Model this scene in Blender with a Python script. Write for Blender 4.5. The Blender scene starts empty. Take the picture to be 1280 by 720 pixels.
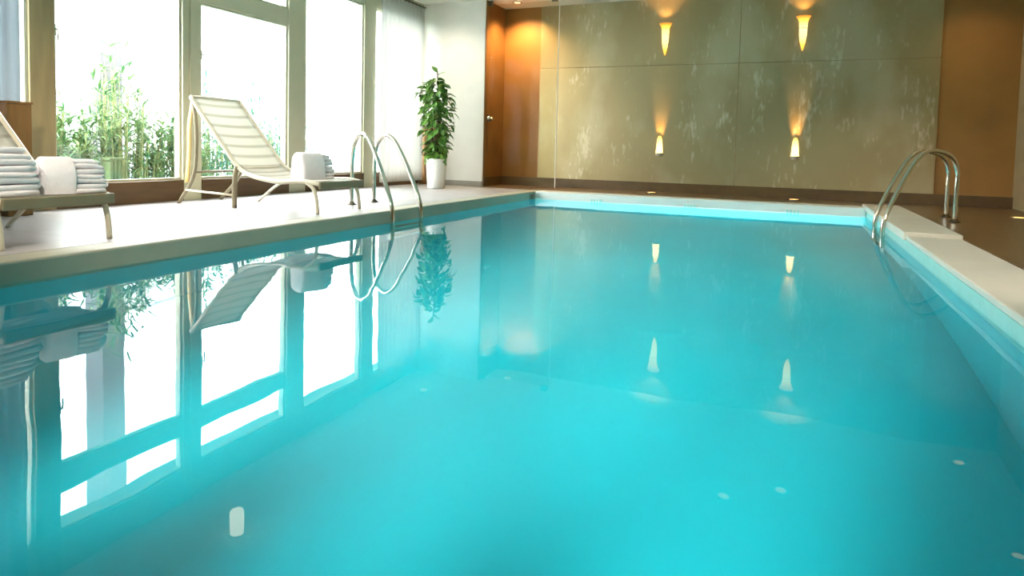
import bpy, bmesh, math, random
from mathutils import Vector, Matrix
random.seed(7)
sc = bpy.context.scene
COL = sc.collection
R = math.radians

# ------------------------------------------------------------------ dimensions (metres)
XW = -5.50            # inner face of the window wall
XL, XR = -3.318, 0.803      # pool edges
YN, YF = -2.2, 8.556        # near / far pool end
WZ = -0.104           # water level
PZ = -1.14            # pool floor
HC = 2.841            # ceiling
YWH = 9.068           # white wall beside the plant
XRET = -4.40          # return of the alcove
YE = 9.783            # back wall
XE = 2.49             # right wall
YB = -3.2             # wall behind the viewpoint

# ------------------------------------------------------------------ materials
def new_mat(name):
    m = bpy.data.materials.new(name); m.use_nodes = True
    nt = m.node_tree; nt.nodes.clear()
    out = nt.nodes.new('ShaderNodeOutputMaterial')
    return m, nt, out

def mat(name, col, rough=0.6, metal=0.0, var=0.0, scale=4.0, bump=0.0, bscale=30.0, spec=0.5, col2=None, stretch=(1, 1, 1)):
    m, nt, out = new_mat(name)
    b = nt.nodes.new('ShaderNodeBsdfPrincipled')
    b.inputs['Roughness'].default_value = rough
    b.inputs['Metallic'].default_value = metal
    b.inputs['Specular IOR Level'].default_value = spec
    tc = nt.nodes.new('ShaderNodeTexCoord'); mp = nt.nodes.new('ShaderNodeMapping')
    mp.inputs['Scale'].default_value = stretch
    nt.links.new(tc.outputs['Object'], mp.inputs['Vector'])
    n = nt.nodes.new('ShaderNodeTexNoise'); n.inputs['Scale'].default_value = scale; n.inputs['Detail'].default_value = 5
    nt.links.new(mp.outputs[0], n.inputs['Vector'])
    mx = nt.nodes.new('ShaderNodeMix'); mx.data_type = 'RGBA'
    c2 = col2 or tuple(max(0, c*(1-var)) for c in col)
    mx.inputs['A'].default_value = (*col, 1); mx.inputs['B'].default_value = (*c2, 1)
    rp = nt.nodes.new('ShaderNodeMapRange'); rp.inputs['From Min'].default_value = .35; rp.inputs['From Max'].default_value = .65
    nt.links.new(n.outputs['Fac'], rp.inputs['Value']); nt.links.new(rp.outputs[0], mx.inputs['Factor'])
    nt.links.new(mx.outputs['Result'], b.inputs['Base Color'])
    if bump:
        n2 = nt.nodes.new('ShaderNodeTexNoise'); n2.inputs['Scale'].default_value = bscale
        nt.links.new(mp.outputs[0], n2.inputs['Vector'])
        bp = nt.nodes.new('ShaderNodeBump'); bp.inputs['Strength'].default_value = bump; bp.inputs['Distance'].default_value = .01
        nt.links.new(n2.outputs['Fac'], bp.inputs['Height']); nt.links.new(bp.outputs[0], b.inputs['Normal'])
    nt.links.new(b.outputs[0], out.inputs[0])
    return m

def emit(name, col, s):
    m, nt, out = new_mat(name)
    e = nt.nodes.new('ShaderNodeEmission'); e.inputs[0].default_value = (*col, 1); e.inputs[1].default_value = s
    nt.links.new(e.outputs[0], out.inputs[0]); return m

def glassy(name, tint=(1, 1, 1), ior=1.45):
    m, nt, out = new_mat(name)
    f = nt.nodes.new('ShaderNodeFresnel'); f.inputs[0].default_value = ior
    # same reflectance from both sides of the sheet
    geo = nt.nodes.new('ShaderNodeNewGeometry'); io = nt.nodes.new('ShaderNodeMapRange')
    io.inputs['To Min'].default_value = ior; io.inputs['To Max'].default_value = 1/ior
    nt.links.new(geo.outputs['Backfacing'], io.inputs['Value']); nt.links.new(io.outputs[0], f.inputs[0])
    t = nt.nodes.new('ShaderNodeBsdfTransparent'); t.inputs[0].default_value = (*tint, 1)
    g = nt.nodes.new('ShaderNodeBsdfGlossy'); g.inputs['Roughness'].default_value = .01
    x = nt.nodes.new('ShaderNodeMixShader')
    nt.links.new(f.outputs[0], x.inputs[0]); nt.links.new(t.outputs[0], x.inputs[1]); nt.links.new(g.outputs[0], x.inputs[2])
    nt.links.new(x.outputs[0], out.inputs[0]); return m

def tiles(name, col, joint, sx, sy, rough=.35, var=.12):
    m, nt, out = new_mat(name)
    b = nt.nodes.new('ShaderNodeBsdfPrincipled'); b.inputs['Roughness'].default_value = rough
    tc = nt.nodes.new('ShaderNodeTexCoord')
    br = nt.nodes.new('ShaderNodeTexBrick'); br.offset = .5
    br.inputs['Color1'].default_value = (*col, 1); br.inputs['Color2'].default_value = (*[c*(1-var) for c in col], 1)
    br.inputs['Mortar'].default_value = (*joint, 1); br.inputs['Scale'].default_value = 1
    br.inputs['Mortar Size'].default_value = .006; br.inputs['Brick Width'].default_value = sx; br.inputs['Row Height'].default_value = sy
    nt.links.new(tc.outputs['Object'], br.inputs['Vector'])
    n = nt.nodes.new('ShaderNodeTexNoise'); n.inputs['Scale'].default_value = 2.5; n.inputs['Detail'].default_value = 6
    nt.links.new(tc.outputs['Object'], n.inputs['Vector'])
    mx = nt.nodes.new('ShaderNodeMix'); mx.data_type = 'RGBA'; mx.blend_type = 'MULTIPLY'; mx.inputs['Factor'].default_value = .35
    nt.links.new(br.outputs['Color'], mx.inputs['A']); nt.links.new(n.outputs['Color'], mx.inputs['B'])
    # keep the noise grey
    bw = nt.nodes.new('ShaderNodeRGBToBW'); nt.links.new(n.outputs['Color'], bw.inputs[0])
    ma = nt.nodes.new('ShaderNodeMath'); ma.operation = 'MULTIPLY_ADD'; ma.inputs[1].default_value = .9; ma.inputs[2].default_value = .5
    nt.links.new(bw.outputs[0], ma.inputs[0]); nt.links.new(ma.outputs[0], mx.inputs['B'])
    nt.links.new(mx.outputs['Result'], b.inputs['Base Color'])
    nt.links.new(b.outputs[0], out.inputs[0]); return m

M = {}
M['white_wall'] = mat('white_wall', (.80, .77, .70), .8, var=.05)
M['ochre'] = mat('ochre_plaster', (.38, .185, .05), .55, var=.18, scale=1.5, bump=.15, bscale=12)
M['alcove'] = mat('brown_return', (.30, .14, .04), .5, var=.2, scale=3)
M['right_wall'] = mat('beige_wall', (.42, .31, .16), .7, var=.1)
M['ceiling'] = mat('ceiling_paint', (.84, .78, .68), .85, var=.04)
M['skirt'] = mat('brown_skirting', (.13, .075, .025), .45, var=.25, scale=6)
M['white_skirt'] = mat('grey_skirting', (.30, .27, .22), .5, var=.1)
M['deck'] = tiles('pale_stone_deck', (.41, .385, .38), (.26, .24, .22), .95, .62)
M['brown_floor'] = tiles('brown_stone_floor', (.20, .125, .06), (.10, .06, .03), .6, .6, rough=.28)  # taken as the deck's stone, with dim warm light put into its brown
M['coping_left'] = mat('grey_stone_coping', (.42, .40, .31), .5, var=.12, scale=3)  # grey holds the shade of the backlit left face
M['coping'] = mat('white_stone_coping', (.82, .80, .74), .45, var=.05, scale=3)
M['coping_right'] = mat('cream_stone_coping', (.78, .72, .62), .5, var=.06, scale=3)
M['aqua_band'] = mat('aqua_tile_band', (.45, .78, .72), .3, var=.08, scale=9)  # tile whose aqua includes shade and glow from the water
M['basin'] = mat('turquoise_pool_lining', (.006, .55, .62), .6, var=.10, scale=.9)
M['post'] = mat('olive_beige_window_frame', (.56, .53, .38), .5, var=.06, scale=3)
M['post_tan'] = mat('tan_wooden_post', (.42, .31, .15), .5, var=.15, scale=5, stretch=(4, 4, .5))
M['sill_wood'] = mat('brown_wooden_sill', (.13, .065, .02), .4, var=.35, scale=4, stretch=(6, .6, 6))
M['box_wood'] = mat('orange_brown_wood', (.27, .135, .04), .45, var=.25, scale=4, stretch=(6, 6, .6))
M['pane'] = glassy('window_glass')
M['screen'] = glassy('door_glass', (.93, .93, .88), 1.07)
M['steel'] = mat('brushed_steel', (.72, .68, .58), .16, 1.0, var=.05)
M['dark_steel'] = mat('dark_steel', (.16, .13, .10), .35, 1.0)
M['frame'] = mat('cream_tube_frame', (.66, .60, .46), .4, var=.08)
M['frame_dark'] = mat('olive_tube_frame', (.24, .20, .12), .45, var=.15)
M['frame_wood'] = mat('bent_yellow_wood', (.62, .44, .16), .4, var=.15)
M['sling'] = None
M['towel'] = mat('white_towel', (.84, .80, .82), .95, var=.05, scale=30, bump=.5, bscale=160)
M['towel_grey'] = mat('grey_towel', (.45, .42, .36), .95, var=.1, scale=30, bump=.5, bscale=160)
M['pot'] = mat('white_ceramic_pot', (.84, .83, .78), .3, var=.03)
M['soil'] = mat('dark_soil', (.05, .035, .02), .95, var=.4, scale=40)
M['stem'] = mat('mossy_stem', (.10, .08, .03), .9, var=.4, scale=30, bump=.6)
M['leaf'] = mat('glossy_green_leaf', (.17, .34, .05), .35, col2=(.05, .15, .025), scale=9)
M['bamboo_leaf'] = mat('reed_green_leaf', (.24, .36, .13), .6, col2=(.08, .22, .10), scale=6)
M['bamboo_cane'] = mat('yellow_green_cane', (.42, .45, .18), .5, var=.3, scale=8)
M['mint_leaf'] = mat('blue_green_leaf', (.17, .38, .26), .6, col2=(.08, .25, .18), scale=6)
M['pillar'] = mat('grey_rendered_pillar', (.13, .12, .135), .8, var=.08)
M['garden_wall'] = mat('white_garden_wall', (.78, .80, .80), .8, var=.04)
M['gravel'] = mat('pale_blue_paving', (.30, .42, .46), .8, var=.15, scale=3)
M['bin'] = mat('green_slatted_box', (.10, .14, .055), .6, var=.2)
M['eave'] = mat('pale_green_soffit', (.30, .33, .27), .7, var=.05)
def glow(name, zc, zr, xr):
    # shade glass lit from its bulb: hottest round the bulb, amber towards the rims
    m, nt, out = new_mat(name)
    tc = nt.nodes.new('ShaderNodeTexCoord'); mp = nt.nodes.new('ShaderNodeMapping')
    mp.inputs['Location'].default_value = (0, 0, -zc/zr); mp.inputs['Scale'].default_value = (1/xr, 1/xr, 1/zr)
    nt.links.new(tc.outputs['Object'], mp.inputs['Vector'])
    g = nt.nodes.new('ShaderNodeTexGradient'); g.gradient_type = 'SPHERICAL'; nt.links.new(mp.outputs[0], g.inputs[0])
    cr = nt.nodes.new('ShaderNodeValToRGB'); cr.color_ramp.elements[0].color = (.42, .15, .02, 1); cr.color_ramp.elements[1].color = (1, .80, .30, 1); cr.color_ramp.elements[1].position = .6
    e2 = cr.color_ramp.elements.new(.28); e2.color = (.85, .42, .05, 1)
    nt.links.new(g.outputs['Fac'], cr.inputs[0])
    e = nt.nodes.new('ShaderNodeEmission'); e.inputs[1].default_value = 1.15
    nt.links.new(cr.outputs[0], e.inputs[0]); nt.links.new(e.outputs[0], out.inputs[0]); return m
M['sconce_glass'] = glow('glowing_amber_glass', 0.0, .30, .11)
M['sconce_low'] = glow('glowing_amber_lens', .03, .32, .12)
M['lamp_face'] = emit('warm_lamp_face', (1, .90, .68), 3)
M['lamp_dim'] = emit('dim_amber_lamp_face', (1, .6, .3), .8)
M['floor_lamp'] = emit('warm_floor_lens', (1, .48, .13), 1.6)
M['pool_lamp'] = emit('pool_lamp_lens', (.7, .95, 1), 4)  # lens of the added submerged fill lamps

def make_sling():
    m, nt, out = new_mat('white_ribbed_sling')
    b = nt.nodes.new('ShaderNodeBsdfPrincipled'); b.inputs['Roughness'].default_value = .8
    tc = nt.nodes.new('ShaderNodeTexCoord'); sx = nt.nodes.new('ShaderNodeSeparateXYZ')
    nt.links.new(tc.outputs['Object'], sx.inputs[0])
    a = nt.nodes.new('ShaderNodeMath'); a.operation = 'MULTIPLY'; a.inputs[1].default_value = 2*math.pi/.085
    nt.links.new(sx.outputs['X'], a.inputs[0])
    s = nt.nodes.new('ShaderNodeMath'); s.operation = 'SINE'; nt.links.new(a.outputs[0], s.inputs[0])
    r = nt.nodes.new('ShaderNodeMapRange'); r.inputs['From Min'].default_value = .3; r.inputs['From Max'].default_value = .9
    nt.links.new(s.outputs[0], r.inputs['Value'])
    mx = nt.nodes.new('ShaderNodeMix'); mx.data_type = 'RGBA'
    mx.inputs['A'].default_value = (.80, .78, .70, 1); mx.inputs['B'].default_value = (.52, .49, .40, 1)
    nt.links.new(r.outputs[0], mx.inputs['Factor']); nt.links.new(mx.outputs['Result'], b.inputs['Base Color'])
    t = nt.nodes.new('ShaderNodeBsdfTranslucent'); t.inputs[0].default_value = (.8, .78, .7, 1)
    ms = nt.nodes.new('ShaderNodeMixShader'); ms.inputs[0].default_value = .22
    nt.links.new(b.outputs[0], ms.inputs[1]); nt.links.new(t.outputs[0], ms.inputs[2])
    nt.links.new(ms.outputs[0], out.inputs[0]); return m
M['sling'] = make_sling()

def make_curtain(name, col, tr):
    m, nt, out = new_mat(name)
    d = nt.nodes.new('ShaderNodeBsdfDiffuse'); d.inputs[0].default_value = (*col, 1)
    t = nt.nodes.new('ShaderNodeBsdfTranslucent'); t.inputs[0].default_value = (*col, 1)
    ms = nt.nodes.new('ShaderNodeMixShader'); ms.inputs[0].default_value = tr
    nt.links.new(d.outputs[0], ms.inputs[1]); nt.links.new(t.outputs[0], ms.inputs[2])
    nt.links.new(ms.outputs[0], out.inputs[0]); return m
M['curtain'] = make_curtain('sheer_white_curtain', (.50, .485, .44), .22)
M['curtain_blue'] = make_curtain('sheer_blue_grey_curtain', (.30, .34, .37), .12)

def make_water():
    m, nt, out = new_mat('pool_water')
    tc = nt.nodes.new('ShaderNodeTexCoord')
    n = nt.nodes.new('ShaderNodeTexNoise'); n.inputs['Scale'].default_value = 1.6; n.inputs['Detail'].default_value = 2
    nt.links.new(tc.outputs['Object'], n.inputs['Vector'])
    bp = nt.nodes.new('ShaderNodeBump'); bp.inputs['Strength'].default_value = .10; bp.inputs['Distance'].default_value = .02
    nt.links.new(n.outputs['Fac'], bp.inputs['Height'])
    f = nt.nodes.new('ShaderNodeFresnel'); f.inputs[0].default_value = 1.33
    g = nt.nodes.new('ShaderNodeBsdfGlossy'); g.inputs['Roughness'].default_value = .0
    r = nt.nodes.new('ShaderNodeBsdfRefraction'); r.inputs['IOR'].default_value = 1.33; r.inputs['Roughness'].default_value = 0
    r.inputs['Color'].default_value = (.80, .97, .98, 1)
    for q in (f, g, r): nt.links.new(bp.outputs[0], q.inputs['Normal'])
    x = nt.nodes.new('ShaderNodeMixShader')
    nt.links.new(f.outputs[0], x.inputs[0]); nt.links.new(r.outputs[0], x.inputs[1]); nt.links.new(g.outputs[0], x.inputs[2])
    nt.links.new(x.outputs[0], out.inputs[0]); return m
M['water'] = make_water()

def make_panel():
    # silvery beige metallic plaster; window reflections painted in as pale runs and haze
    m, nt, out = new_mat('silvery_beige_plaster')
    b = nt.nodes.new('ShaderNodeBsdfPrincipled'); b.inputs['Roughness'].default_value = .33; b.inputs['Metallic'].default_value = .35
    tc = nt.nodes.new('ShaderNodeTexCoord')
    def noise(scale, st, det=6):
        mp = nt.nodes.new('ShaderNodeMapping'); mp.inputs['Scale'].default_value = st
        nt.links.new(tc.outputs['Object'], mp.inputs['Vector'])
        n = nt.nodes.new('ShaderNodeTexNoise'); n.inputs['Scale'].default_value = scale; n.inputs['Detail'].default_value = det
        nt.links.new(mp.outputs[0], n.inputs['Vector']); return n
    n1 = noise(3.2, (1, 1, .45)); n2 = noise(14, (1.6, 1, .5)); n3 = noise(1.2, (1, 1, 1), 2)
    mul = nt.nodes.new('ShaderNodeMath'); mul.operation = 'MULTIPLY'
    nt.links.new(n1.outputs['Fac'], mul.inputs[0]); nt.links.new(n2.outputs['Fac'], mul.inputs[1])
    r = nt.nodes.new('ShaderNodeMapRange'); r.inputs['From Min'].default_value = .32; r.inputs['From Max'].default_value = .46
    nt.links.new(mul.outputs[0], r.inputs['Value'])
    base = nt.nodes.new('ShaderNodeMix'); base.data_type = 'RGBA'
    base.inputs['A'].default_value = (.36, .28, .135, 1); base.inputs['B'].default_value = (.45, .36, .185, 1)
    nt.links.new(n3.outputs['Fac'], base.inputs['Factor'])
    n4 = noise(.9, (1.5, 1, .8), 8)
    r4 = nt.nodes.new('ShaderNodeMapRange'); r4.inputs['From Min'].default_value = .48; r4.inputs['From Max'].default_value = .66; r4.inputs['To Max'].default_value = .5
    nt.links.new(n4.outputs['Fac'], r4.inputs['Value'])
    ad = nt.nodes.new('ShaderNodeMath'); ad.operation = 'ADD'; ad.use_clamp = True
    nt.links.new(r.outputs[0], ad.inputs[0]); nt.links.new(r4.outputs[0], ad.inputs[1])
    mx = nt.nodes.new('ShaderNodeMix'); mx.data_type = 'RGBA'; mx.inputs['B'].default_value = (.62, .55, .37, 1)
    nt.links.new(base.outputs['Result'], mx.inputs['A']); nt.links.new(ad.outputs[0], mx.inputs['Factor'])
    nt.links.new(mx.outputs['Result'], b.inputs['Base Color'])
    bp = nt.nodes.new('ShaderNodeBump'); bp.inputs['Strength'].default_value = .25; bp.inputs['Distance'].default_value = .01
    nt.links.new(n2.outputs['Fac'], bp.inputs['Height']); nt.links.new(bp.outputs[0], b.inputs['Normal'])
    nt.links.new(b.outputs[0], out.inputs[0]); return m
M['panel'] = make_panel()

# ------------------------------------------------------------------ mesh helpers
def add_box(bm, x0, x1, y0, y1, z0, z1, bev=0.0):
    r = bmesh.ops.create_cube(bm, size=1)
    for v in r['verts']:
        v.co = Vector(((x0+x1)/2 + v.co.x*(x1-x0), (y0+y1)/2 + v.co.y*(y1-y0), (z0+z1)/2 + v.co.z*(z1-z0)))
    if bev:
        es = list({e for v in r['verts'] for e in v.link_edges})
        bmesh.ops.bevel(bm, geom=es, offset=bev, segments=2, affect='EDGES', profile=.5)

def smooth_path(pts, n=8):
    P = [Vector(p) for p in pts]; P = [P[0]*2-P[1]] + P + [P[-1]*2-P[-2]]
    out = []
    for i in range(1, len(P)-2):
        for k in range(n):
            t = k/n; a, b, c, d = P[i-1], P[i], P[i+1], P[i+2]
            out.append(.5*((2*b)+(c-a)*t+(2*a-5*b+4*c-d)*t*t+(-a+3*b-3*c+d)*t**3))
    out.append(P[-2]); return out

def add_tube(bm, pts, r, seg=12, smooth=8, cap=True, flat=None):
    P = smooth_path(pts, smooth) if smooth else [Vector(p) for p in pts]
    rings = []; up = None
    for i, p in enumerate(P):
        t = (P[min(i+1, len(P)-1)] - P[max(i-1, 0)]).normalized()
        if up is None: up = Vector((0, 1, 0)) if abs(t.y) < .9 else Vector((1, 0, 0))
        side = t.cross(up).normalized(); up = side.cross(t).normalized()
        rr = r(i/(len(P)-1)) if callable(r) else r
        f = flat or 1
        rings.append([bm.verts.new(p + side*math.cos(a)*rr + up*math.sin(a)*rr*f) for a in [2*math.pi*k/seg for k in range(seg)]])
    for a, b in zip(rings, rings[1:]):
        for k in range(seg): bm.faces.new((a[k], a[(k+1) % seg], b[(k+1) % seg], b[k]))
    if cap: bm.faces.new(rings[0][::-1]); bm.faces.new(rings[-1])

def add_lathe(bm, prof, c=(0, 0, 0), seg=28, axis='Z'):
    rings = []
    for r, z in prof:
        ring = []
        for k in range(seg):
            a = 2*math.pi*k/seg
            v = (math.cos(a)*r, math.sin(a)*r, z)
            if axis == 'Y': v = (v[0], v[2], v[1])
            ring.append(bm.verts.new(Vector(c)+Vector(v)))
        rings.append(ring)
    for a, b in zip(rings, rings[1:]):
        for k in range(seg): bm.faces.new((a[k], a[(k+1) % seg], b[(k+1) % seg], b[k]))
    bm.faces.new(rings[0][::-1]); bm.faces.new(rings[-1])

def B(): return bmesh.new()

def obj(name, bm, m, parent=None, smooth=False, loc=None, fixn=True):
    if fixn: bmesh.ops.recalc_face_normals(bm, faces=bm.faces[:])
    me = bpy.data.meshes.new(name); bm.to_mesh(me); bm.free()
    o = bpy.data.objects.new(name, me); COL.objects.link(o)
    if m: me.materials.append(m)
    if smooth:
        for p in me.polygons: p.use_smooth = True
    if parent: o.parent = parent
    if loc: o.location = loc
    return o

def tag(o, label, cat, group=None, kind=None):
    if label: o['label'] = label
    if cat: o['category'] = cat
    if group: o['group'] = group
    if kind: o['kind'] = kind
    return o

def thing(name, label, cat, loc=(0, 0, 0), rz=0, group=None):
    o = bpy.data.objects.new(name, None); COL.objects.link(o)
    o.location = loc; o.rotation_euler = (0, 0, rz); o.empty_display_size = .1
    return tag(o, label, cat, group)

def struct(name, bm, m, parent=None, smooth=False, label=None):
    o = obj(name, bm, m, parent, smooth)
    if not parent: o['kind'] = 'structure'
    if label: o['label'] = label
    return o

def dup(root, loc, rz, label, name=None):
    r = root.copy(); COL.objects.link(r); r.location = loc; r.rotation_euler = (0, 0, rz); r['label'] = label
    for ch in list(root.children):
        c = ch.copy(); COL.objects.link(c); c.parent = r
        for g in list(ch.children):
            d = g.copy(); COL.objects.link(d); d.parent = c
    return r

def box_obj(name, m, *a, parent=None, bev=0, st=False, **k):
    bm = B(); add_box(bm, *a, bev=bev)
    return struct(name, bm, m, parent, **k) if st else obj(name, bm, m, parent)

# ------------------------------------------------------------------ room shell
T = .15
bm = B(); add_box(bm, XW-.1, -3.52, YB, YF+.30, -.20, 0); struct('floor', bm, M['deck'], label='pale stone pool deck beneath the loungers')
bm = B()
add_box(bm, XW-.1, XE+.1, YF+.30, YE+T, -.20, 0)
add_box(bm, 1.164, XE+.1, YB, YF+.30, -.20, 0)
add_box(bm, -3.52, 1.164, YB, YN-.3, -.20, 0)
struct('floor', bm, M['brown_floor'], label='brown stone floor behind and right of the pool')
# coping
bm = B(); add_box(bm, -3.52, XL, YN-.3, YF+.30, -.19, 0, .012); struct('trim_1', bm, M['coping_left'], label='grey stone coping along the left pool edge')
bm = B(); add_box(bm, XL, XR, YF, YF+.30, -.19, 0, .01); struct('trim_2', bm, M['coping'], label='white coping along the far pool edge')
bm = B(); add_box(bm, XR, 1.164, YN-.3, 5.66, -.035, 0, .01); struct('trim_3', bm, M['coping_right'], label='cream coping along the right pool edge')
bm = B(); add_box(bm, XR-.02, 1.164, 5.66, YF+.30, -.035, .03, .008); struct('trim_4', bm, M['coping_right'], label='raised end of the cream coping beneath the right ladder')
bm = B(); add_box(bm, XR+.004, 1.164, YN-.3, YF+.30, -.19, -.035); struct('trim_5', bm, M['aqua_band'], label='pale aqua band under the right coping')
bm = B(); add_box(bm, XL, XR, YN-.3, YN, -.19, 0, .01); struct('trim_6', bm, M['coping'])
# basin (thick shell)
bm = B()
add_box(bm, XL-.2, XL-.005, YN-.2, YF+.2, PZ, -.19)
add_box(bm, XR+.005, XR+.2, YN-.2, YF+.2, PZ, -.19)
add_box(bm, XL-.005, XR+.005, YF+.005, YF+.2, PZ, -.19)
add_box(bm, XL-.005, XR+.005, YN-.2, YN-.005, PZ, -.19)
add_box(bm, XL-.2, XR+.2, YN-.2, YF+.2, PZ-.1, PZ)
struct('pool_basin', bm, M['basin'], label='turquoise lined pool basin')
bm = B()
vs = [bm.verts.new(p) for p in ((XL-.001, YN, WZ), (XR+.003, YN, WZ), (XR+.003, YF+.001, WZ), (XL-.001, YF+.001, WZ))]
bm.faces.new(vs)
o = obj('pool_water', bm, M['water'], fixn=False); o['kind'] = 'structure'; o['label'] = 'still turquoise pool water mirroring the windows'

# ceiling, walls
box_obj('ceiling', M['ceiling'], XW-.7, XE+.2, YB-.1, YE+.2, HC, HC+.15, st=True)
box_obj('wall_far', M['ochre'], XRET-.1, XE+.1, YE, YE+T, -.2, HC, st=True, label='ochre plastered wall behind the pool')
box_obj('wall_white', M['white_wall'], XW-.1, XRET, YWH, YE+T, 0, HC, st=True, label='white wall behind the potted plant')
box_obj('wall_alcove', M['alcove'], XRET, XRET+.012, YWH+.01, YE, 0, HC, st=True, label='brown return wall beside the glass door')
box_obj('wall_right', M['right_wall'], XE, XE+T, YB, YE+T, -.2, HC, st=True)
box_obj('wall_near', M['ochre'], XW-.1, XE+.1, YB-T, YB, -.2, HC, st=True)
box_obj('wall_left', M['white_wall'], XW-.12, XW, YB, .75, 0, HC, st=True)
box_obj('baseboard_far', M['skirt'], XRET+.012, XE, YE-.03, YE, 0, .14, st=True)
box_obj('baseboard_white', M['white_skirt'], XW+.02, XRET-.005, YWH-.016, YWH, 0, .075, st=True)
box_obj('baseboard_alcove', M['skirt'], XRET+.012, XRET+.026, YWH+.02, YE-.03, 0, .14, st=True)

# silvery wall panels, two rows
xs = (-3.76, -.76, 1.66)
labs = [['lower left silvery beige wall panel with frosty pale runs', 'upper left silvery beige wall panel holding the first amber sconce'],
        ['lower right silvery beige wall panel next to the ochre wall end', 'upper right silvery beige wall panel holding the second amber sconce']]
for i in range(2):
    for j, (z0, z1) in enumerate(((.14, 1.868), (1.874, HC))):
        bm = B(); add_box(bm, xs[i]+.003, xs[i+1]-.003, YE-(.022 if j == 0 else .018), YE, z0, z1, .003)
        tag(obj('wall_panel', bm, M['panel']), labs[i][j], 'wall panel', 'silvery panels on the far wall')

# ------------------------------------------------------------------ window wall
def window_bay(n, y0, y1, transom, zs=.20, ztop=2.52):
    """glass between y0 and y1; frame pieces and pane are parts of the window"""
    w = thing('window_%d' % n, None, None, (XW, (y0+y1)/2, 0)); w['kind'] = 'structure'
    h = (y1-y0)/2
    f = B()
    s = .022
    def fr(z0, z1):
        add_box(f, -.075, -.015, -h, -h+s, z0, z1); add_box(f, -.075, -.015, h-s, h, z0, z1)
        add_box(f, -.075, -.015, -h+s, h-s, z0, z0+s); add_box(f, -.075, -.015, -h+s, h-s, z1-s, z1)
    if transom: fr(zs, 1.972); fr(2.155, ztop)
    else: fr(zs, ztop)
    obj('window_frame', f, M['post'], w)
    for (z0, z1) in (((zs+s, 1.95), (2.177, ztop-s)) if transom else ((zs+s, ztop-s),)):
        p = B(); add_box(p, -.048, -.042, -h+s, h-s, z0, z1); obj('window_pane', p, M['pane'], w)
    if transom:
        t = B(); add_box(t, -.10, 0, -h, h, 1.972, 2.155, .004); obj('transom_rail', t, M['post'], w)
    sl = B(); add_box(sl, -.10, .025, -h, h, 0, zs, .004); obj('window_sill', sl, M['sill_wood'], w)
    return w
window_bay(1, .75, 3.21, False)
w2 = window_bay(2, 3.402, 4.60, True)
w3 = window_bay(3, 4.818, 6.053, True)
window_bay(4, 6.35, 7.52, False)
window_bay(5, 7.79, 8.95, False)
k = 7
for (y0, y1, m, lab) in ((3.21, 3.402, 'post_tan', 'tan window post beside the left curtain'), (4.60, 4.818, 'post', 'olive beige window post behind the tilted lounger back'),
                    (6.053, 6.35, 'post', 'wide olive beige window post right of the reclined lounger'), (7.52, 7.79, 'post', 'window post beside the white curtain'), (8.95, 9.066, 'post', 'window post in the corner by the plant')):
    bm = B(); add_box(bm, XW-.11, XW+.012, y0, y1, 0, HC, .004)
    if y0 == 4.60: add_box(bm, XW+.012, XW+.03, y0+.075, y0+.085, .2, HC)
    struct('trim_%d' % k, bm, M[m], label=lab); k += 1
box_obj('trim_%d' % k, M['post'], XW-.11, XW+.005, .75, 9.0, 2.52, HC, st=True, label='window head beam under the ceiling'); k += 1
# sash handles
for w, y in ((w3, -.6175+.012), (w2, -.599+.012)):
    bm = B(); add_box(bm, -.015, .0, y-.010, y+.010, 1.40, 1.50, .004); add_tube(bm, [(.0, y, 1.45), (.03, y, 1.45), (.034, y, 1.36)], .007, 8, 3)
    tag(obj('window_handle', bm, M['steel'], w, True), 'pale lever handle', None)

# curtains
def curtain(y0, y1, x, z0, z1, pitch, amp, m, label):
    t = thing('curtain', label, 'curtain', (x, (y0+y1)/2, 0), 0, None)
    bm = B(); n = int((y1-y0)/.012); rows = [z0, z0+.5, (z0+z1)/2, z1-.4, z1-.05, z1]
    grid = []
    for z in rows:
        row = []
        for i in range(n+1):
            y = -(y1-y0)/2 + (y1-y0)*i/n
            ph = 2*math.pi*y/pitch + .6*math.sin(y*5.1)
            a = amp*(1 if z > z1-.3 else .8)*(.75+.25*math.sin(y*9))
            row.append(bm.verts.new((a*math.sin(ph)+.25*a*math.sin(2.3*ph+z), y, z)))
        grid.append(row)
    for a, b in zip(grid, grid[1:]):
        for i in range(n): bm.faces.new((a[i], a[i+1], b[i+1], b[i]))
    o = obj('curtain_fabric', bm, m, t, True, fixn=False)
    r = B(); add_tube(r, [(0, -(y1-y0)/2-.03, z1+.02), (0, (y1-y0)/2+.03, z1+.02)], .012, 10, 0); obj('curtain_rail', r, M['dark_steel'], t, True)
    yy = -(y1-y0)/2+.05
    while yy < (y1-y0)/2:
        g = B(); add_box(g, -.006, .006, yy-.005, yy+.005, z1-.01, z1+.035); yy += pitch
        obj('curtain_hook', g, M['dark_steel'], t)
    return t
curtain(.80, 3.10, XW+.09, .05, 2.74, .105, .030, M['curtain_blue'], 'blue-grey pleated curtain at the left edge beside the tan post')
curtain(7.80, 8.93, XW+.10, .06, 2.74, .105, .024, M['curtain'], 'white sheer pleated curtain next to the potted plant')
def wood_box(loc, w, d, h, label):
    t = thing('wooden_cabinet', label, 'cabinet', loc, 0, 'low wooden cabinets at the curtains')
    bm = B(); add_box(bm, -d/2, d/2, -w/2, w/2, 0.0, h-.02, .004); obj('body', bm, M['box_wood'], t)
    bm = B(); add_box(bm, -d/2-.008, d/2+.008, -w/2-.006, w/2+.006, h-.02, h, .004); obj('top', bm, M['box_wood'], t)
wood_box((XW+.235, 2.97, 0), .17, .12, .84, 'low brown wooden cabinet behind the towels at the left curtain')
wood_box((XW+.17, 9.0, 0), .09, .26, .92, 'narrow orange-brown wooden cabinet between curtain and potted plant')

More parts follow.
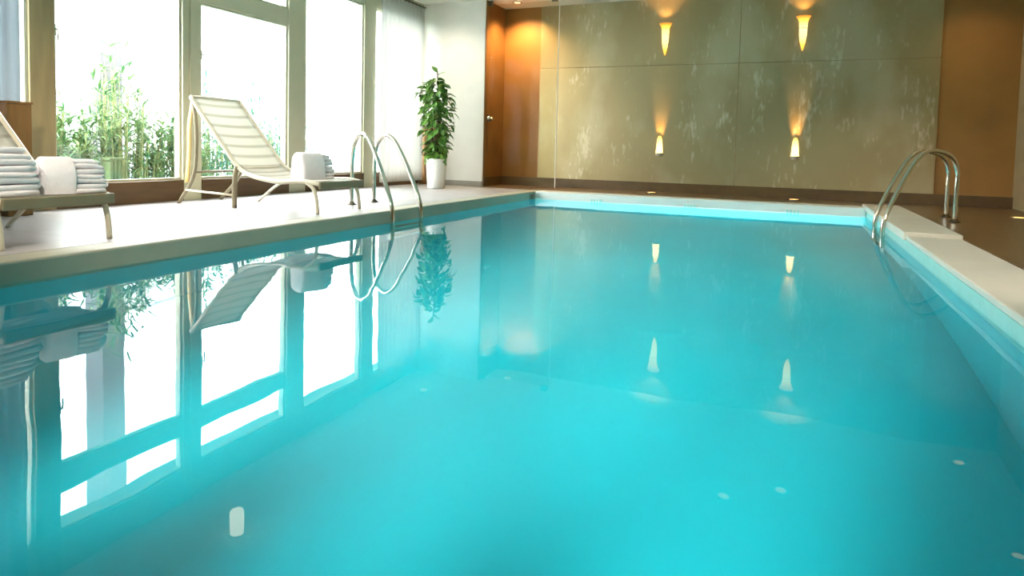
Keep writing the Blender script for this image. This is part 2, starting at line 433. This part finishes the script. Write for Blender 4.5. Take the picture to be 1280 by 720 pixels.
# ------------------------------------------------------------------ glass door with clamps and knobs
t = thing('glass_door', 'frameless glass door standing before the ochre alcove wall', 'door', (XRET+.02, 9.16, 0))
bm = B(); add_box(bm, .0, 1.13, -.006, .006, .012, HC-.06, .002); obj('glass_pane', bm, M['screen'], t)
bm = B(); add_box(bm, 1.13, 1.142, -.006, .006, .012, HC-.06, .002); tag(obj('glass_edge', bm, M['coping_right'], t), 'pale polished edge', None)
for x in (.02, 1.06):
    bm = B(); add_box(bm, x-.045, x+.045, -.02, .02, HC-.075, HC-.005, .006); add_box(bm, x-.06, x-.03, -.014, .014, HC-.05, HC, .004)
    obj('ceiling_clamp', bm, M['dark_steel'], t)
for s in (-1, 1):
    bm = B()
    add_lathe(bm, [(.010, .006), (.010, .028), (.024, .034), (.032, .048), (.030, .062), (.016, .070)], (0, 0, 0), 20, 'Y')
    bmesh.ops.scale(bm, vec=(1, s, 1), verts=bm.verts[:]); bmesh.ops.translate(bm, vec=(.045, 0, 1.05), verts=bm.verts[:])
    tag(obj('door_knob', bm, M['steel'], t, True), 'round polished knob', None)
bm = B(); add_box(bm, .0, .055, -.012, .012, 1.0, 1.10, .003); obj('lock_plate', bm, M['dark_steel'], t)

# ------------------------------------------------------------------ wall sconces
def spot(name, loc, target, power, col, size, blend=.6, radius=.03):
    l = bpy.data.lights.new(name, 'SPOT'); l.energy = power; l.color = col; l.spot_size = size; l.spot_blend = blend; l.shadow_soft_size = radius
    o = bpy.data.objects.new(name, l); COL.objects.link(o); o.location = loc
    o.rotation_euler = (Vector(target)-Vector(loc)).to_track_quat('-Z', 'Y').to_euler(); return o
AMB = (1, .52, .16)
def sconce_up(loc, label):
    t = thing('wall_sconce', label, 'wall lamp', loc, 0, 'amber wall sconces on the silvery wall')
    bm = B(); add_box(bm, -.045, .045, -.012, 0, -.13, .12, .004); obj('back_plate', bm, M['dark_steel'], t)
    bm = B()  # half cone shade pointing down: flared rim at the top, narrow throat, pointed tip
    prof = [(.006, -.27), (.018, -.22), (.036, -.15), (.048, -.06), (.052, .05), (.056, .12), (.070, .155), (.095, .19)]
    rings = []
    for r, z in prof:
        rings.append([bm.verts.new((math.cos(a)*r, -.012-math.sin(a)*r*.9, z)) for a in [math.pi*i/16 for i in range(17)]])
    for a, b in zip(rings, rings[1:]):
        for i in range(16): bm.faces.new((a[i], a[i+1], b[i+1], b[i]))
    obj('glass_shade', bm, M['sconce_glass'], t, True, fixn=False)
    bm = B(); add_tube(bm, [(-.052, -.02, .03), (0, -.066, .03), (.052, -.02, .03)], .005, 8, 6); obj('clip_ring', bm, M['steel'], t, True)
    return t
def sconce_low(loc, label):
    t = thing('wall_uplight', label, 'wall lamp', loc, 0, 'small amber uplights low on the silvery wall')
    bm = B(); prof = [(.022, -.055), (.046, -.045), (.060, -.015), (.062, 0)]
    rings = []
    for r, z in prof:
        rings.append([bm.verts.new((math.cos(a)*r, -.004-math.sin(a)*r, z)) for a in [math.pi*i/16 for i in range(17)]])
    for a, b in zip(rings, rings[1:]):
        for i in range(16): bm.faces.new((a[i], a[i+1], b[i+1], b[i]))
    bm.faces.new(rings[0]); obj('cup', bm, M['frame'], t, True, fixn=False)
    bm = B(); prof = [(.056, -.012), (.048, .04), (.044, .12), (.036, .20), (.020, .25)]
    rings = []
    for r, z in prof:
        rings.append([bm.verts.new((math.cos(a)*r, -.004-math.sin(a)*r*.8, z)) for a in [math.pi*i/16 for i in range(17)]])
    for a, b in zip(rings, rings[1:]):
        for i in range(16): bm.faces.new((a[i], a[i+1], b[i+1], b[i]))
    bm.faces.new(rings[-1]); obj('glass_flame', bm, M['sconce_low'], t, True, fixn=False)
    return t
YP = YE-.024
for x, lab in ((-1.80, 'left'), (.045, 'right')):
    sconce_up((x, YP, 2.28), 'upper amber sconce with flared top, %s of the two on the wall' % ('left' if lab == 'left' else 'right'))
    sconce_low((x-.03, YP, .58), 'low amber uplight below the %s wall sconce' % lab)
    spot('sconce_lamp', (x, YP-.10, 2.52), (x, YP+.02, 3.0), 2.4, AMB, R(110))
    spot('uplight_lamp', (x-.03, YP-.075, .66), (x-.02, YP+.03, 1.20), 30, AMB, R(34), 1, .02)

# ------------------------------------------------------------------ ceiling downlights and floor lights
def downlight(loc, label, lm='lamp_face'):
    t = thing('ceiling_downlight', label, 'ceiling light', loc, 0, 'recessed ceiling downlights')
    bm = B(); add_lathe(bm, [(.075, 0), (.075, -.006), (.052, -.010), (.052, -.002)], (0, 0, 0), 28); obj('trim_ring', bm, M['steel'], t, True)
    bm = B(); add_lathe(bm, [(.05, -.004), (.05, -.012), (.02, -.014)], (0, 0, 0), 24); obj('lens', bm, M[lm], t, True)
    return t
t = downlight((-4.609, 4.443, HC), 'drum ceiling lamp above the reclined lounger, mirrored in the water')
bm = B(); add_lathe(bm, [(.062, 0), (.062, -.19), (.05, -.21), (.0505, -.02)], (0, 0, 0), 28); obj('glass_drum', bm, M['lamp_face'], t, True)
for loc, lab in (((-.521, 7.131, HC), 'round ceiling downlight over the far pool, the left of two'), ((.025, 7.487, HC), 'round ceiling downlight over the far pool, the right of two')):
    downlight(loc, lab, 'lamp_dim')
for x, y, p in ((-4.0, 9.35, 11), (2.0, 9.2, 1.0), (2.05, 7.2, .8)):
    downlight((x, y, HC), 'round ceiling downlight %s' % {-4.0: 'in the ochre alcove behind the glass door', 2.0: 'near the ochre wall end at the far right', 2.05: 'above the brown floor by the right ladder'}[x], 'lamp_dim')
    spot('downlight_lamp', (x, y, HC-.03), (x, y+(.33 if x < 0 else 0), .9 if x < 0 else 0), p*8, (1, .62, .28), R(125), .8, .05)
for x, y, lab, aim, cone, pw in ((-3.6, .2, 'over the left pool edge, left of the viewpoint', (-4.1, 3.2, .2), 62, 120), (-1.9, .2, 'over the near pool water, left of the viewpoint', (-4.2, 3.4, .3), 44, 210), (1.5, 1.0, 'over the near right pool edge', (1.35, 5.2, 0), 50, 260)):  # added fill lamps out of view, brightening towels, coping and white wall
    downlight((x, y, HC), 'round ceiling downlight '+lab)
    spot('downlight_lamp', (x, y, HC-.03), aim, pw, (1, .88, .74), R(cone), .7, .05)
downlight((-4.9, 8.25, HC), 'round ceiling downlight in the corner above the potted plant', 'lamp_dim')
spot('downlight_lamp', (-4.9, 8.25, HC-.03), (-4.9, 9.05, .8), 26, (1, .88, .72), R(100), .9, .05)  # added lamp that brightens the white wall
spot('downlight_lamp', (-4.609, 4.443, HC-.03), (-4.609, 4.443, 0), 15, (1, .78, .5), R(110), .8, .05)
for loc, lab in (((-1.863, 9.45, 0), 'round amber floor light below the left wall uplight'), ((.03, 9.42, 0), 'round amber floor light below the right wall uplight'), ((2.15, 8.15, 0), 'round amber floor light at the right edge by the beige wall')):
    t = thing('floor_light', lab, 'floor light', loc, 0, 'recessed amber floor lights')
    bm = B(); add_lathe(bm, [(.085, 0), (.085, .006), (.062, .010), (.062, .004)], (0, 0, 0), 24); obj('trim_ring', bm, M['steel'], t, True)
    bm = B(); add_lathe(bm, [(.06, .0), (.06, .009), (.03, .011)], (0, 0, 0), 24); obj('lens', bm, M['floor_lamp'], t, True)

# ------------------------------------------------------------------ loungers
def make_lounger(label, loc, hx=.90, top=(-1.48, .985)):
    """axis along x: foot end at +x (towards the pool), head at -x"""
    t = thing('sun_lounger', label, 'sun lounger', loc, 0, 'sun loungers on the pale deck')
    hw = .285
    # side rail profile (x, z) from foot to head, x relative to foot end
    tx, tz = top
    prof = [(0, .245), (-.12, .264), (-.28, .262), (-.5*hx, .250), (-.80*hx, .285), (-hx, .36)]
    prof += [(-hx+(tx+hx)*f, .36+(tz-.36)*f-.012*math.sin(f*math.pi)) for f in (.25, .5, .75, 1)]
    for s in (-1, 1):
        bm = B(); add_tube(bm, [(x, s*hw, z) for x, z in prof], .019, 10, 6)
        tag(obj('side_rail', bm, M['frame'], t, True), None, None)
    bm = B(); add_box(bm, -.012, .018, -hw-.01, hw+.01, .205, .268, .008); tag(obj('foot_bar', bm, M['frame_dark'], t), 'dark bar across the foot end', None)  # dark tube colour holds the backlit shade of this end
    bm = B(); add_tube(bm, [(tx, -hw, tz), (tx-.02, 0, tz+.005), (tx, hw, tz)], .017, 10, 6); obj('head_bar', bm, M['frame'], t, True)
    # sling sheets
    P = smooth_path([(x, 0, z) for x, z in prof], 8)
    def sheet(P, name):
        bm = B(); rows = []
        for p in P:
            row = []
            for i in range(9):
                y = -hw+.012 + (2*hw-.024)*i/8
                sag = .018*(1-(y/hw)**2)
                row.append(bm.verts.new((p.x+sag*.3, y, p.z+.008-sag)))
            rows.append(row)
        for a, b in zip(rows, rows[1:]):
            for i in range(8): bm.faces.new((a[i], a[i+1], b[i+1], b[i]))
        r = bmesh.ops.solidify(bm, geom=bm.faces[:], thickness=.006)
        return obj(name, bm, M['sling'], t, True)
    sheet(P[:41], 'seat'); sheet(P[40:], 'backrest')
    # legs
    for s in (-1, 1):
        bm = B(); add_tube(bm, [(-.14, s*(hw-.0), .255), (-.07, s*hw, .21), (-.035, s*hw, .12), (-.02, s*hw, .0)], .016, 10, 6)
        tag(obj('leg', bm, M['frame'], t, True), None, None)
    bm = B(); add_tube(bm, [(-hx-.01, -hw-.005, .37), (-hx-.03, -hw-.012, .25), (-hx-.035, -hw-.01, .0)], .022, 10, 6); tag(obj('leg', bm, M['frame_dark'], t, True), 'dark middle leg', None)
    bm = B(); add_tube(bm, [(-.82*hx, hw, .29), (-hx-.10, hw, .17), (-hx-.34, hw, .0)], .014, 10, 6); obj('leg', bm, M['frame'], t, True)
    # bent rear legs holding the tilted back
    for s, xf in ((-1, tx-.17), (1, tx-.24)):
        bm = B(); add_tube(bm, [(tx+.01, s*(hw-.01), tz-.015), (tx+.045, s*(hw-.01), .80), (tx+.06, s*(hw-.01), .55), (tx+.02, s*(hw-.01), .26), (xf, s*(hw-.01), .0)], .017, 10, 6)
        tag(obj('rear_leg', bm, M['frame_dark'], t, True), 'dark bent rear leg', None)
    bm = B(); add_tube(bm, [(tx, -hw+.02, tz-.05), (tx-.005, -hw-.01, .72), (tx-.01, -hw-.01, .48), (tx-.05, -hw+.0, .20)], .026, 10, 6, flat=.45)
    tag(obj('wooden_arm', bm, M['frame_wood'], t, True), 'bent yellow wooden arm', None)
    bm = B(); add_tube(bm, [(-hx-.035, -hw, .11), (tx-.06, -hw, .13)], .010, 8, 0); obj('stretcher', bm, M['frame'], t, True)
    bm = B(); add_tube(bm, [(tx+.02, -hw+.01, .30), (tx+.02, hw-.01, .30)], .012, 8, 0); obj('cross_bar', bm, M['frame_dark'], t, True)
    bm = B(); add_tube(bm, [(-hx, -hw, .35), (-hx, hw, .35)], .013, 8, 0); obj('hinge_bar', bm, M['frame'], t, True)
    return t
L1 = make_lounger('white sling lounger cut by the left edge, carrying two large folded towels', (-3.635, 2.275, 0), .66, (-1.36, .99))
L2 = make_lounger('white ribbed sling lounger with raised back standing before the middle window', (-3.60, 4.625, 0))

# ------------------------------------------------------------------ towels
def towel(label, loc, rz, L=.30, W=.22, H=.16, layers=4, wrap=.5, grp='folded white towels on the loungers'):
    """stack of folded layers along x, with one smooth turn of cloth wrapped round its first part"""
    t = thing('folded_towel', label, 'towel', loc, rz, grp)
    def halfw(z): return W/2*(1-(max(0, z/H-.05))**2.2*.5)
    bm = B(); hl = H/layers
    for k in range(layers):
        z0, z1 = hl*k, hl*(k+1)-.001
        nr = 9; rings = []
        for q in range(nr):
            a = -math.pi/2+math.pi*q/(nr-1)
            z = (z0+z1)/2 + (z1-z0)/2*math.sin(a)
            inset = (z1-z0)*.38*(1-math.cos(a))
            ring = []
            for i in range(40):
                u = 2*math.pi*i/40; e = .42
                cx = math.copysign(abs(math.cos(u))**e, math.cos(u)); cy = math.copysign(abs(math.sin(u))**e, math.sin(u))
                hw = halfw((z0+z1)/2); hL = L/2*(1-.34*(k/layers)**2.2)
                wob = .006*math.sin(3*u+k*1.9)+.004*math.sin(7*u+k)
                sagz = -.010*(k+1)/layers*(abs(cx)**3)+.004*math.sin(2*u+k*2.2)*(k > 0)
                ring.append(bm.verts.new(((hL-inset+wob)*cx, (hw-inset+wob)*cy, max(.001, z+sagz))))
            rings.append(ring)
        for a, b in zip(rings, rings[1:]):
            for i in range(40): bm.faces.new((a[i], a[(i+1) % 40], b[(i+1) % 40], b[i]))
        bm.faces.new(rings[0][::-1]); bm.faces.new(rings[-1])
    obj('towel_folds', bm, M['towel'], t, True)
    if wrap:
        bm = B(); rings = []; x0, x1 = -L/2-.012, -L/2+L*wrap
        xs_ = [x0, x0+.006, x0+.02]+[x0+.02+(x1-x0-.03)*i/8 for i in range(1, 9)]+[x1]
        for xi, x in enumerate(xs_):
            ring = []; g = (.80, .92, 1.0)[xi] if xi < 3 else (1 if xi < len(xs_)-1 else .965)
            for i in range(33):
                a = math.pi*i/32; c, d = math.cos(a), math.sin(a)
                y = (W/2+.012)*math.copysign(abs(c)**.5, c)*g; z = (H+.010)*abs(d)**.55*(g if xi else .9)
                y *= (1-(max(0, z/H-.12))**2.6*.22)
                ring.append(bm.verts.new((x+.004*math.sin(5*a), y, max(z, .0))))
            rings.append(ring)
        for a, b in zip(rings, rings[1:]):
            for i in range(32): bm.faces.new((a[i], a[i+1], b[i+1], b[i]))
        bm.faces.new(rings[0]); obj('towel_wrap', bm, M['towel'], t, True)
    return t
ZB = .268
towel('large folded white towel at the left edge, on the nearest lounger', (-3.83, 2.05, ZB), R(90), .36, .30, .26, 8, 0)
towel('folded white towel beside the larger towel, at the foot of the nearest lounger', (-3.80, 2.445, ZB), R(70), .32, .24, .195, 7, .46)
towel('folded white towel on the lounger before the middle window', (-3.86, 4.58, ZB+.004), R(68), .31, .24, .225, 7, .62)
# rolled grey towel further up the nearest lounger
t = thing('rolled_towel', 'small grey rolled towel behind the folded towels on the nearest lounger', 'towel', (-4.20, 2.42, ZB), R(100))
bm = B()
prof = []
for k in range(60):
    a = k*.42; r = .012 + .045*k/60
    prof.append((r*math.cos(a), r*math.sin(a)))
w = .0
rows = [[bm.verts.new((x, p[0], p[1]+.062)) for p in prof] for x in (-.13, -.06, .06, .13)]
for a, b in zip(rows, rows[1:]):
    for i in range(len(prof)-1): bm.faces.new((a[i], a[i+1], b[i+1], b[i]))
bmesh.ops.solidify(bm, geom=bm.faces[:], thickness=.008)
obj('roll', bm, M['towel_grey'], t, True)

# ------------------------------------------------------------------ pool ladders
def ladder(label, A, Bp, A2, B2, rail1, rail2, loc, sgn, foot_z):
    """A/B: deck foot and water entry of the first rail, A2/B2 of the second; rail: list of (fraction towards water, z)"""
    t = thing('pool_ladder', label, 'pool ladder', loc, 0, 'steel pool ladders')
    L = Vector(loc)
    def P(a, b, f, z): return Vector((a[0]+(b[0]-a[0])*f, a[1]+(b[1]-a[1])*f, z)) - L
    for (a, b, rail) in ((A, Bp, rail1), (A2, B2, rail2)):
        bm = B(); add_tube(bm, [P(a, b, f, z) for f, z in rail], .0205, 14, 8)
        obj('rail', bm, M['steel'], t, True)
        bm = B(); c = P(a, b, 0, foot_z)
        add_lathe(bm, [(.05, 0), (.05, .006), (.034, .014), (.024, .03)], c, 20); obj('floor_flange', bm, M['dark_steel'], t, True)
    for z in (-.30, -.55, -.80):
        p0 = P(A, Bp, 1, z); p1 = P(A2, B2, 1, z)
        bm = B(); d = (p1-p0).normalized()
        n = Vector((d.y, -d.x, 0))*.04
        vs = []
        for p in (p0+d*.015, p1-d*.015):
            vs.append([bm.verts.new(p+n+Vector((0, 0, s))) for s in (-.012, .012)] + [bm.verts.new(p-n+Vector((0, 0, s))) for s in (.012, -.012)])
        a, b = vs
        for i in range(4): bm.faces.new((a[i], a[(i+1) % 4], b[(i+1) % 4], b[i]))
        bm.faces.new(a[::-1]); bm.faces.new(b)
        obj('step', bm, M['steel'], t)
    return t
down = [(1.0, -.2), (1.0, -.5), (1.0, -.95)]
r_left = [(0, 0), (0, .30), (.02, .50), (.10, .63), (.25, .685), (.42, .645), (.60, .50), (.82, .26), (.96, .08), (1, -.06)] + down
ladder('steel pool ladder with two arched rails at the left pool edge', (-3.95, 5.23), (-3.21, 4.83), (-3.95, 5.60), (-3.21, 5.31), r_left, r_left, (-3.95, 5.4, 0), 1, 0)
r_right = [(0, 0), (0, .30), (.0, .47), (.07, .585), (.22, .645), (.42, .655), (.58, .58), (.76, .38), (.94, .12), (1, -.02)] + down
ladder('steel pool ladder with two arched rails at the right pool edge', (1.44, 7.78), (.755, 7.2), (1.40, 7.18), (.755, 6.6), r_right, r_right, (1.42, 7.5, 0), -1, 0)

# ------------------------------------------------------------------ pool fittings
for x, lab in ((-2.43, 'left'), (-1.19, 'middle'), (.02, 'right')):  # illegible white marks, built as slotted plates
    t = thing('pool_inlet', 'small white inlet at the water line of the far pool edge, %s of three' % lab, 'pool inlet', (x, YF, -.088), 0, 'white inlets on the far pool edge')
    bm = B(); add_box(bm, -.085, .085, -.014, 0, -.03, .03, .005); obj('plate', bm, M['pot'], t)
    for i in range(4):
        bm = B(); add_box(bm, -.07+.04*i, -.05+.04*i, -.018, -.012, -.02, .02); obj('slot', bm, M['aqua_band'], t)
t = thing('pool_skimmer', 'small dark skimmer opening in the far left pool corner', 'skimmer', (XL, 8.42, -.055))
bm = B(); add_box(bm, 0, .008, -.09, -.075, -.05, .04); add_box(bm, 0, .008, .075, .09, -.05, .04); add_box(bm, 0, .008, -.075, .075, .025, .04); obj('surround', bm, M['coping_left'], t)
bm = B(); add_box(bm, 0, .003, -.075, .075, -.05, .025); obj('opening', bm, M['dark_steel'], t)

# ------------------------------------------------------------------ potted plant
t = thing('potted_plant', 'tall leafy green plant in a white pot against the white wall', 'potted plant', (-4.67, 8.12, 0))
bm = B(); add_lathe(bm, [(.118, 0), (.125, .01), (.148, .40), (.150, .42), (.136, .42), (.130, .37)], (0, 0, 0), 40); obj('pot', bm, M['pot'], t, True)
bm = B(); add_lathe(bm, [(.131, .365), (.131, .375), (.05, .385)], (0, 0, 0), 24); obj('soil', bm, M['soil'], t, True)
bm = B(); add_tube(bm, [(.02, 0, .37), (.025, .01, .8), (.01, 0, 1.25)], .035, 10, 6); add_tube(bm, [(-.05, .02, .37), (-.07, 0, .7), (-.1, .02, 1.0)], .012, 8, 6)
add_tube(bm, [(.0, 0, 1.2), (.0, 0, 1.45), (-.01, 0, 1.66)], .008, 8, 6); obj('stem', bm, M['stem'], t, True)
bm = B()
def leaf(bm, c, d, up, L, W, curl=.25):
    d = d.normalized(); s = d.cross(up).normalized(); u = s.cross(d)
    rows = []
    for f, w in ((0, .08), (.2, .75), (.45, 1), (.75, .62), (1, .02)):
        p = c + d*L*f - u*L*curl*f*f
        rows.append([bm.verts.new(p - s*W*w*.5 + u*.15*W*w), bm.verts.new(p), bm.verts.new(p + s*W*w*.5 + u*.15*W*w)])
    for a, b in zip(rows, rows[1:]):
        bm.faces.new((a[0], a[1], b[1], b[0])); bm.faces.new((a[1], a[2], b[2], b[1]))
for i in range(470):
    z = random.uniform(.42, 1.56)
    f = (z-.4)/1.18
    rad = .12+.14*math.sin(min(1, f*1.15)*math.pi*.55) if f < .82 else .24*(1-f)/.18+.03
    a = random.uniform(0, 2*math.pi); r = rad*random.uniform(.3, 1)*(.85+.3*math.sin(3*a+z*6))
    c = Vector((-.05*f+.01+math.cos(a)*r*.9, math.sin(a)*r*.8, z))
    d = Vector((math.cos(a), math.sin(a), random.uniform(-1.1, .4)))
    leaf(bm, c, d, Vector((random.uniform(-.5, .5), random.uniform(-.5, .5), 1)), random.uniform(.08, .15), random.uniform(.06, .10))
for c, d in (((.11, -.05, 1.28), (.7, -.2, -.8)), ((.13, -.05, 1.15), (.6, 0, -1)), ((-.02, 0, 1.64), (-.4, 0, .6)), ((.0, 0, 1.60), (.6, -.2, .3)), ((-.2, 0, 1.12), (-1, 0, .3))):
    leaf(bm, Vector(c), Vector(d), Vector((0, -.4, 1)), .14, .08)
obj('foliage', bm, M['leaf'], t, False, fixn=False)

# ------------------------------------------------------------------ garden beyond the glass
box_obj('ground', M['gravel'], -16, XW-.12, -6, 22, -.25, -.05, st=True, label='pale paving outside the windows')
bm = B(); add_box(bm, -11.2, -11.0, -6, 22, -.05, 2.3, .02); add_box(bm, -11.26, -10.94, -6, 22, 2.3, 2.38, .01); tag(obj('garden_wall', bm, M['garden_wall']), 'long white garden wall behind the reeds', 'wall', kind='structure')
box_obj('roof_eave', M['eave'], XW-.42, XW-.115, YB, 10.2, 2.62, 2.82, st=True, label='pale soffit outside above the windows')
t = thing('pillar', 'tall grey rendered pillar behind the reeds outside', 'pillar', (-8.1, 5.60, -.05))
bm = B(); add_box(bm, -.17, .17, -.15, .15, 0, 5.2, .01); obj('shaft', bm, M['pillar'], t)
bm = B(); add_box(bm, -.21, .21, -.19, .19, 0, .25, .01); obj('plinth', bm, M['pillar'], t)

def reeds(name, loc, h, rad, n, mleaf, label, cat, dens=16, grp=None):
    t = thing(name, label, cat, loc, 0, grp)
    c = B(); l = B()
    for i in range(n):
        a = random.uniform(0, 6.28); r = rad*math.sqrt(random.random())
        x, y = r*math.cos(a), r*math.sin(a)
        hh = h*(1-.55*(r/rad)**1.2)*random.uniform(.75, 1.05)
        lx, ly = x*.25+random.uniform(-.06, .06), y*.25+random.uniform(-.06, .06)
        pts = [(x, y, 0), (x+lx*.4, y+ly*.4, hh*.5), (x+lx, y+ly, hh)]
        add_tube(c, pts, lambda f: .008*(1-.7*f), 5, 3, cap=False)
        for k in range(dens):
            f = random.uniform(.15, 1)
            p = Vector((x+lx*f, y+ly*f, hh*f))
            an = random.uniform(0, 6.28)
            leaf(l, p, Vector((math.cos(an), math.sin(an), random.uniform(.1, 1.8))), Vector((0, 0, 1)), random.uniform(.10, .22), random.uniform(.016, .034), .5)
    obj('canes', c, M['bamboo_cane'], t, True); obj('foliage', l, mleaf, t, fixn=False)
for loc, h, rad, n, lab in (((-6.85, 4.95, -.05), 1.85, .36, 90, 'tallest clump of green reeds outside the first clear window'),
                       ((-6.85, 4.20, -.05), 1.30, .30, 70, 'lower clump of reeds left of the tallest clump outside'),
                       ((-6.85, 5.68, -.05), 1.20, .30, 60, 'short clump of reeds right of the tallest clump outside'),
                       ((-7.62, 4.55, -.05), 1.35, .36, 60, 'clump of reeds at the back, left of the grey pillar')):
    reeds('reed_clump', loc, h, rad, n, M['bamboo_leaf'], lab, 'reeds', 20, grp='reeds in the garden')
for loc, h, rad, lab in (((-7.3, 6.45, -.05), 1.75, .36, 'blue-green bush seen above the back of the reclined lounger'),
                    ((-7.3, 7.25, -.05), 1.6, .34, 'blue-green bush at the middle of the second clear window'),
                    ((-7.3, 8.05, -.05), 1.6, .34, 'blue-green bush by the wide post, right in the second clear window')):
    reeds('garden_bush', loc, h, rad, 60, M['mint_leaf'], lab, 'bush', 20, 'bushes in the garden')
t = thing('slatted_planter', 'green slatted box standing among the reeds outside', 'planter', (-6.36, 4.52, -.05), R(-10))
t.scale = (.8, .8, .84)
for i in range(5):
    bm = B(); add_box(bm, .10, .112, -.11+.046*i, -.077+.046*i, .02, .50, .003); obj('slat', bm, M['bin'], t)
bm = B(); add_box(bm, -.10, .10, -.11, .11, 0.02, .48); obj('body', bm, M['bin'], t)
bm = B(); add_box(bm, -.115, .12, -.12, .125, .50, .53, .005); obj('rim', bm, M['bin'], t)

# ------------------------------------------------------------------ light
w = bpy.data.worlds.new('World'); sc.world = w; w.use_nodes = True
nt = w.node_tree; bg = nt.nodes['Background']
bg.inputs[0].default_value = (.95, 1.0, 1.0, 1); bg.inputs[1].default_value = 9.0
# added submerged lamps, unseen in the near end wall, that brighten the pool
def pool_fill_lamp(loc, rz, label, power):
    t = thing('pool_light', label, 'pool light', loc, rz, 'submerged pool lights')
    bm = B(); add_lathe(bm, [(.13, .012), (.13, .024), (.10, .03), (.10, .012)], (0, -.012, 0), 28, 'Y'); obj('trim_ring', bm, M['steel'], t, True)
    bm = B(); add_lathe(bm, [(.095, .012), (.095, .022), (.04, .028)], (0, -.012, 0), 24, 'Y'); obj('lens', bm, M['pool_lamp'], t, True)
    l = bpy.data.lights.new('pool_lamp', 'AREA'); l.shape = 'DISK'; l.size = .2; l.energy = power; l.color = (.75, .95, 1); l.spread = R(175)
    o = bpy.data.objects.new('pool_lamp', l); COL.objects.link(o)
    o.location = Vector(loc) + Matrix.Rotation(rz, 3, 'Z') @ Vector((0, .04, 0))
    o.rotation_euler = (R(90), 0, rz+math.pi)
for x, lab in ((-2.1, 'leftmost'), (-1.2, 'middle'), (-.3, 'rightmost')):
    pool_fill_lamp((x, YN, -.62), 0, 'submerged round lamp in the near end wall of the pool, the %s one' % lab, .3)
    spot('pool_beam', (x, YN+.05, -.42), (-1.0 + 1.0*(x+1.2), 8.5, -.62), 2600, (.78, 1, .97), R(25.5), 1, .06)  # added beam, lights the far pool from behind the viewpoint

# ------------------------------------------------------------------ camera
f_px, cy, pitch, roll, yaw = 815.68, 231.29, .0541, .0244, -.4058
cd = bpy.data.cameras.new('Camera'); cam = bpy.data.objects.new('Camera', cd); COL.objects.link(cam)
sy, cyw = math.sin(yaw), math.cos(yaw)
fw = Vector((sy, cyw, 0)); rt = Vector((cyw, -sy, 0)); up = Vector((0, 0, 1))
fw2 = fw*math.cos(pitch)-up*math.sin(pitch); up2 = up*math.cos(pitch)+fw*math.sin(pitch)
rt3 = rt*math.cos(roll)+up2*math.sin(roll); up3 = up2*math.cos(roll)-rt*math.sin(roll)
m3 = Matrix((rt3, up3, -fw2)).transposed()
cam.matrix_world = Matrix.Translation((0, 0, .575)) @ m3.to_4x4()
cd.sensor_width = 36; cd.lens = f_px/1280*36; cd.shift_y = -(360-cy)/1280; cd.clip_start = .02
sc.camera = cam

sc.view_settings.view_transform = 'Standard'; sc.view_settings.look = 'None'
sc.view_settings.gamma = 1; sc.view_settings.exposure = 1.42; sc.view_settings.use_curve_mapping = False
c = sc.cycles
c.use_denoising = True; c.max_bounces = 12; c.diffuse_bounces = 5; c.glossy_bounces = 5; c.transmission_bounces = 8; c.transparent_max_bounces = 16
c.caustics_refractive = True; c.caustics_reflective = True; c.blur_glossy = .6; c.sample_clamp_indirect = 12
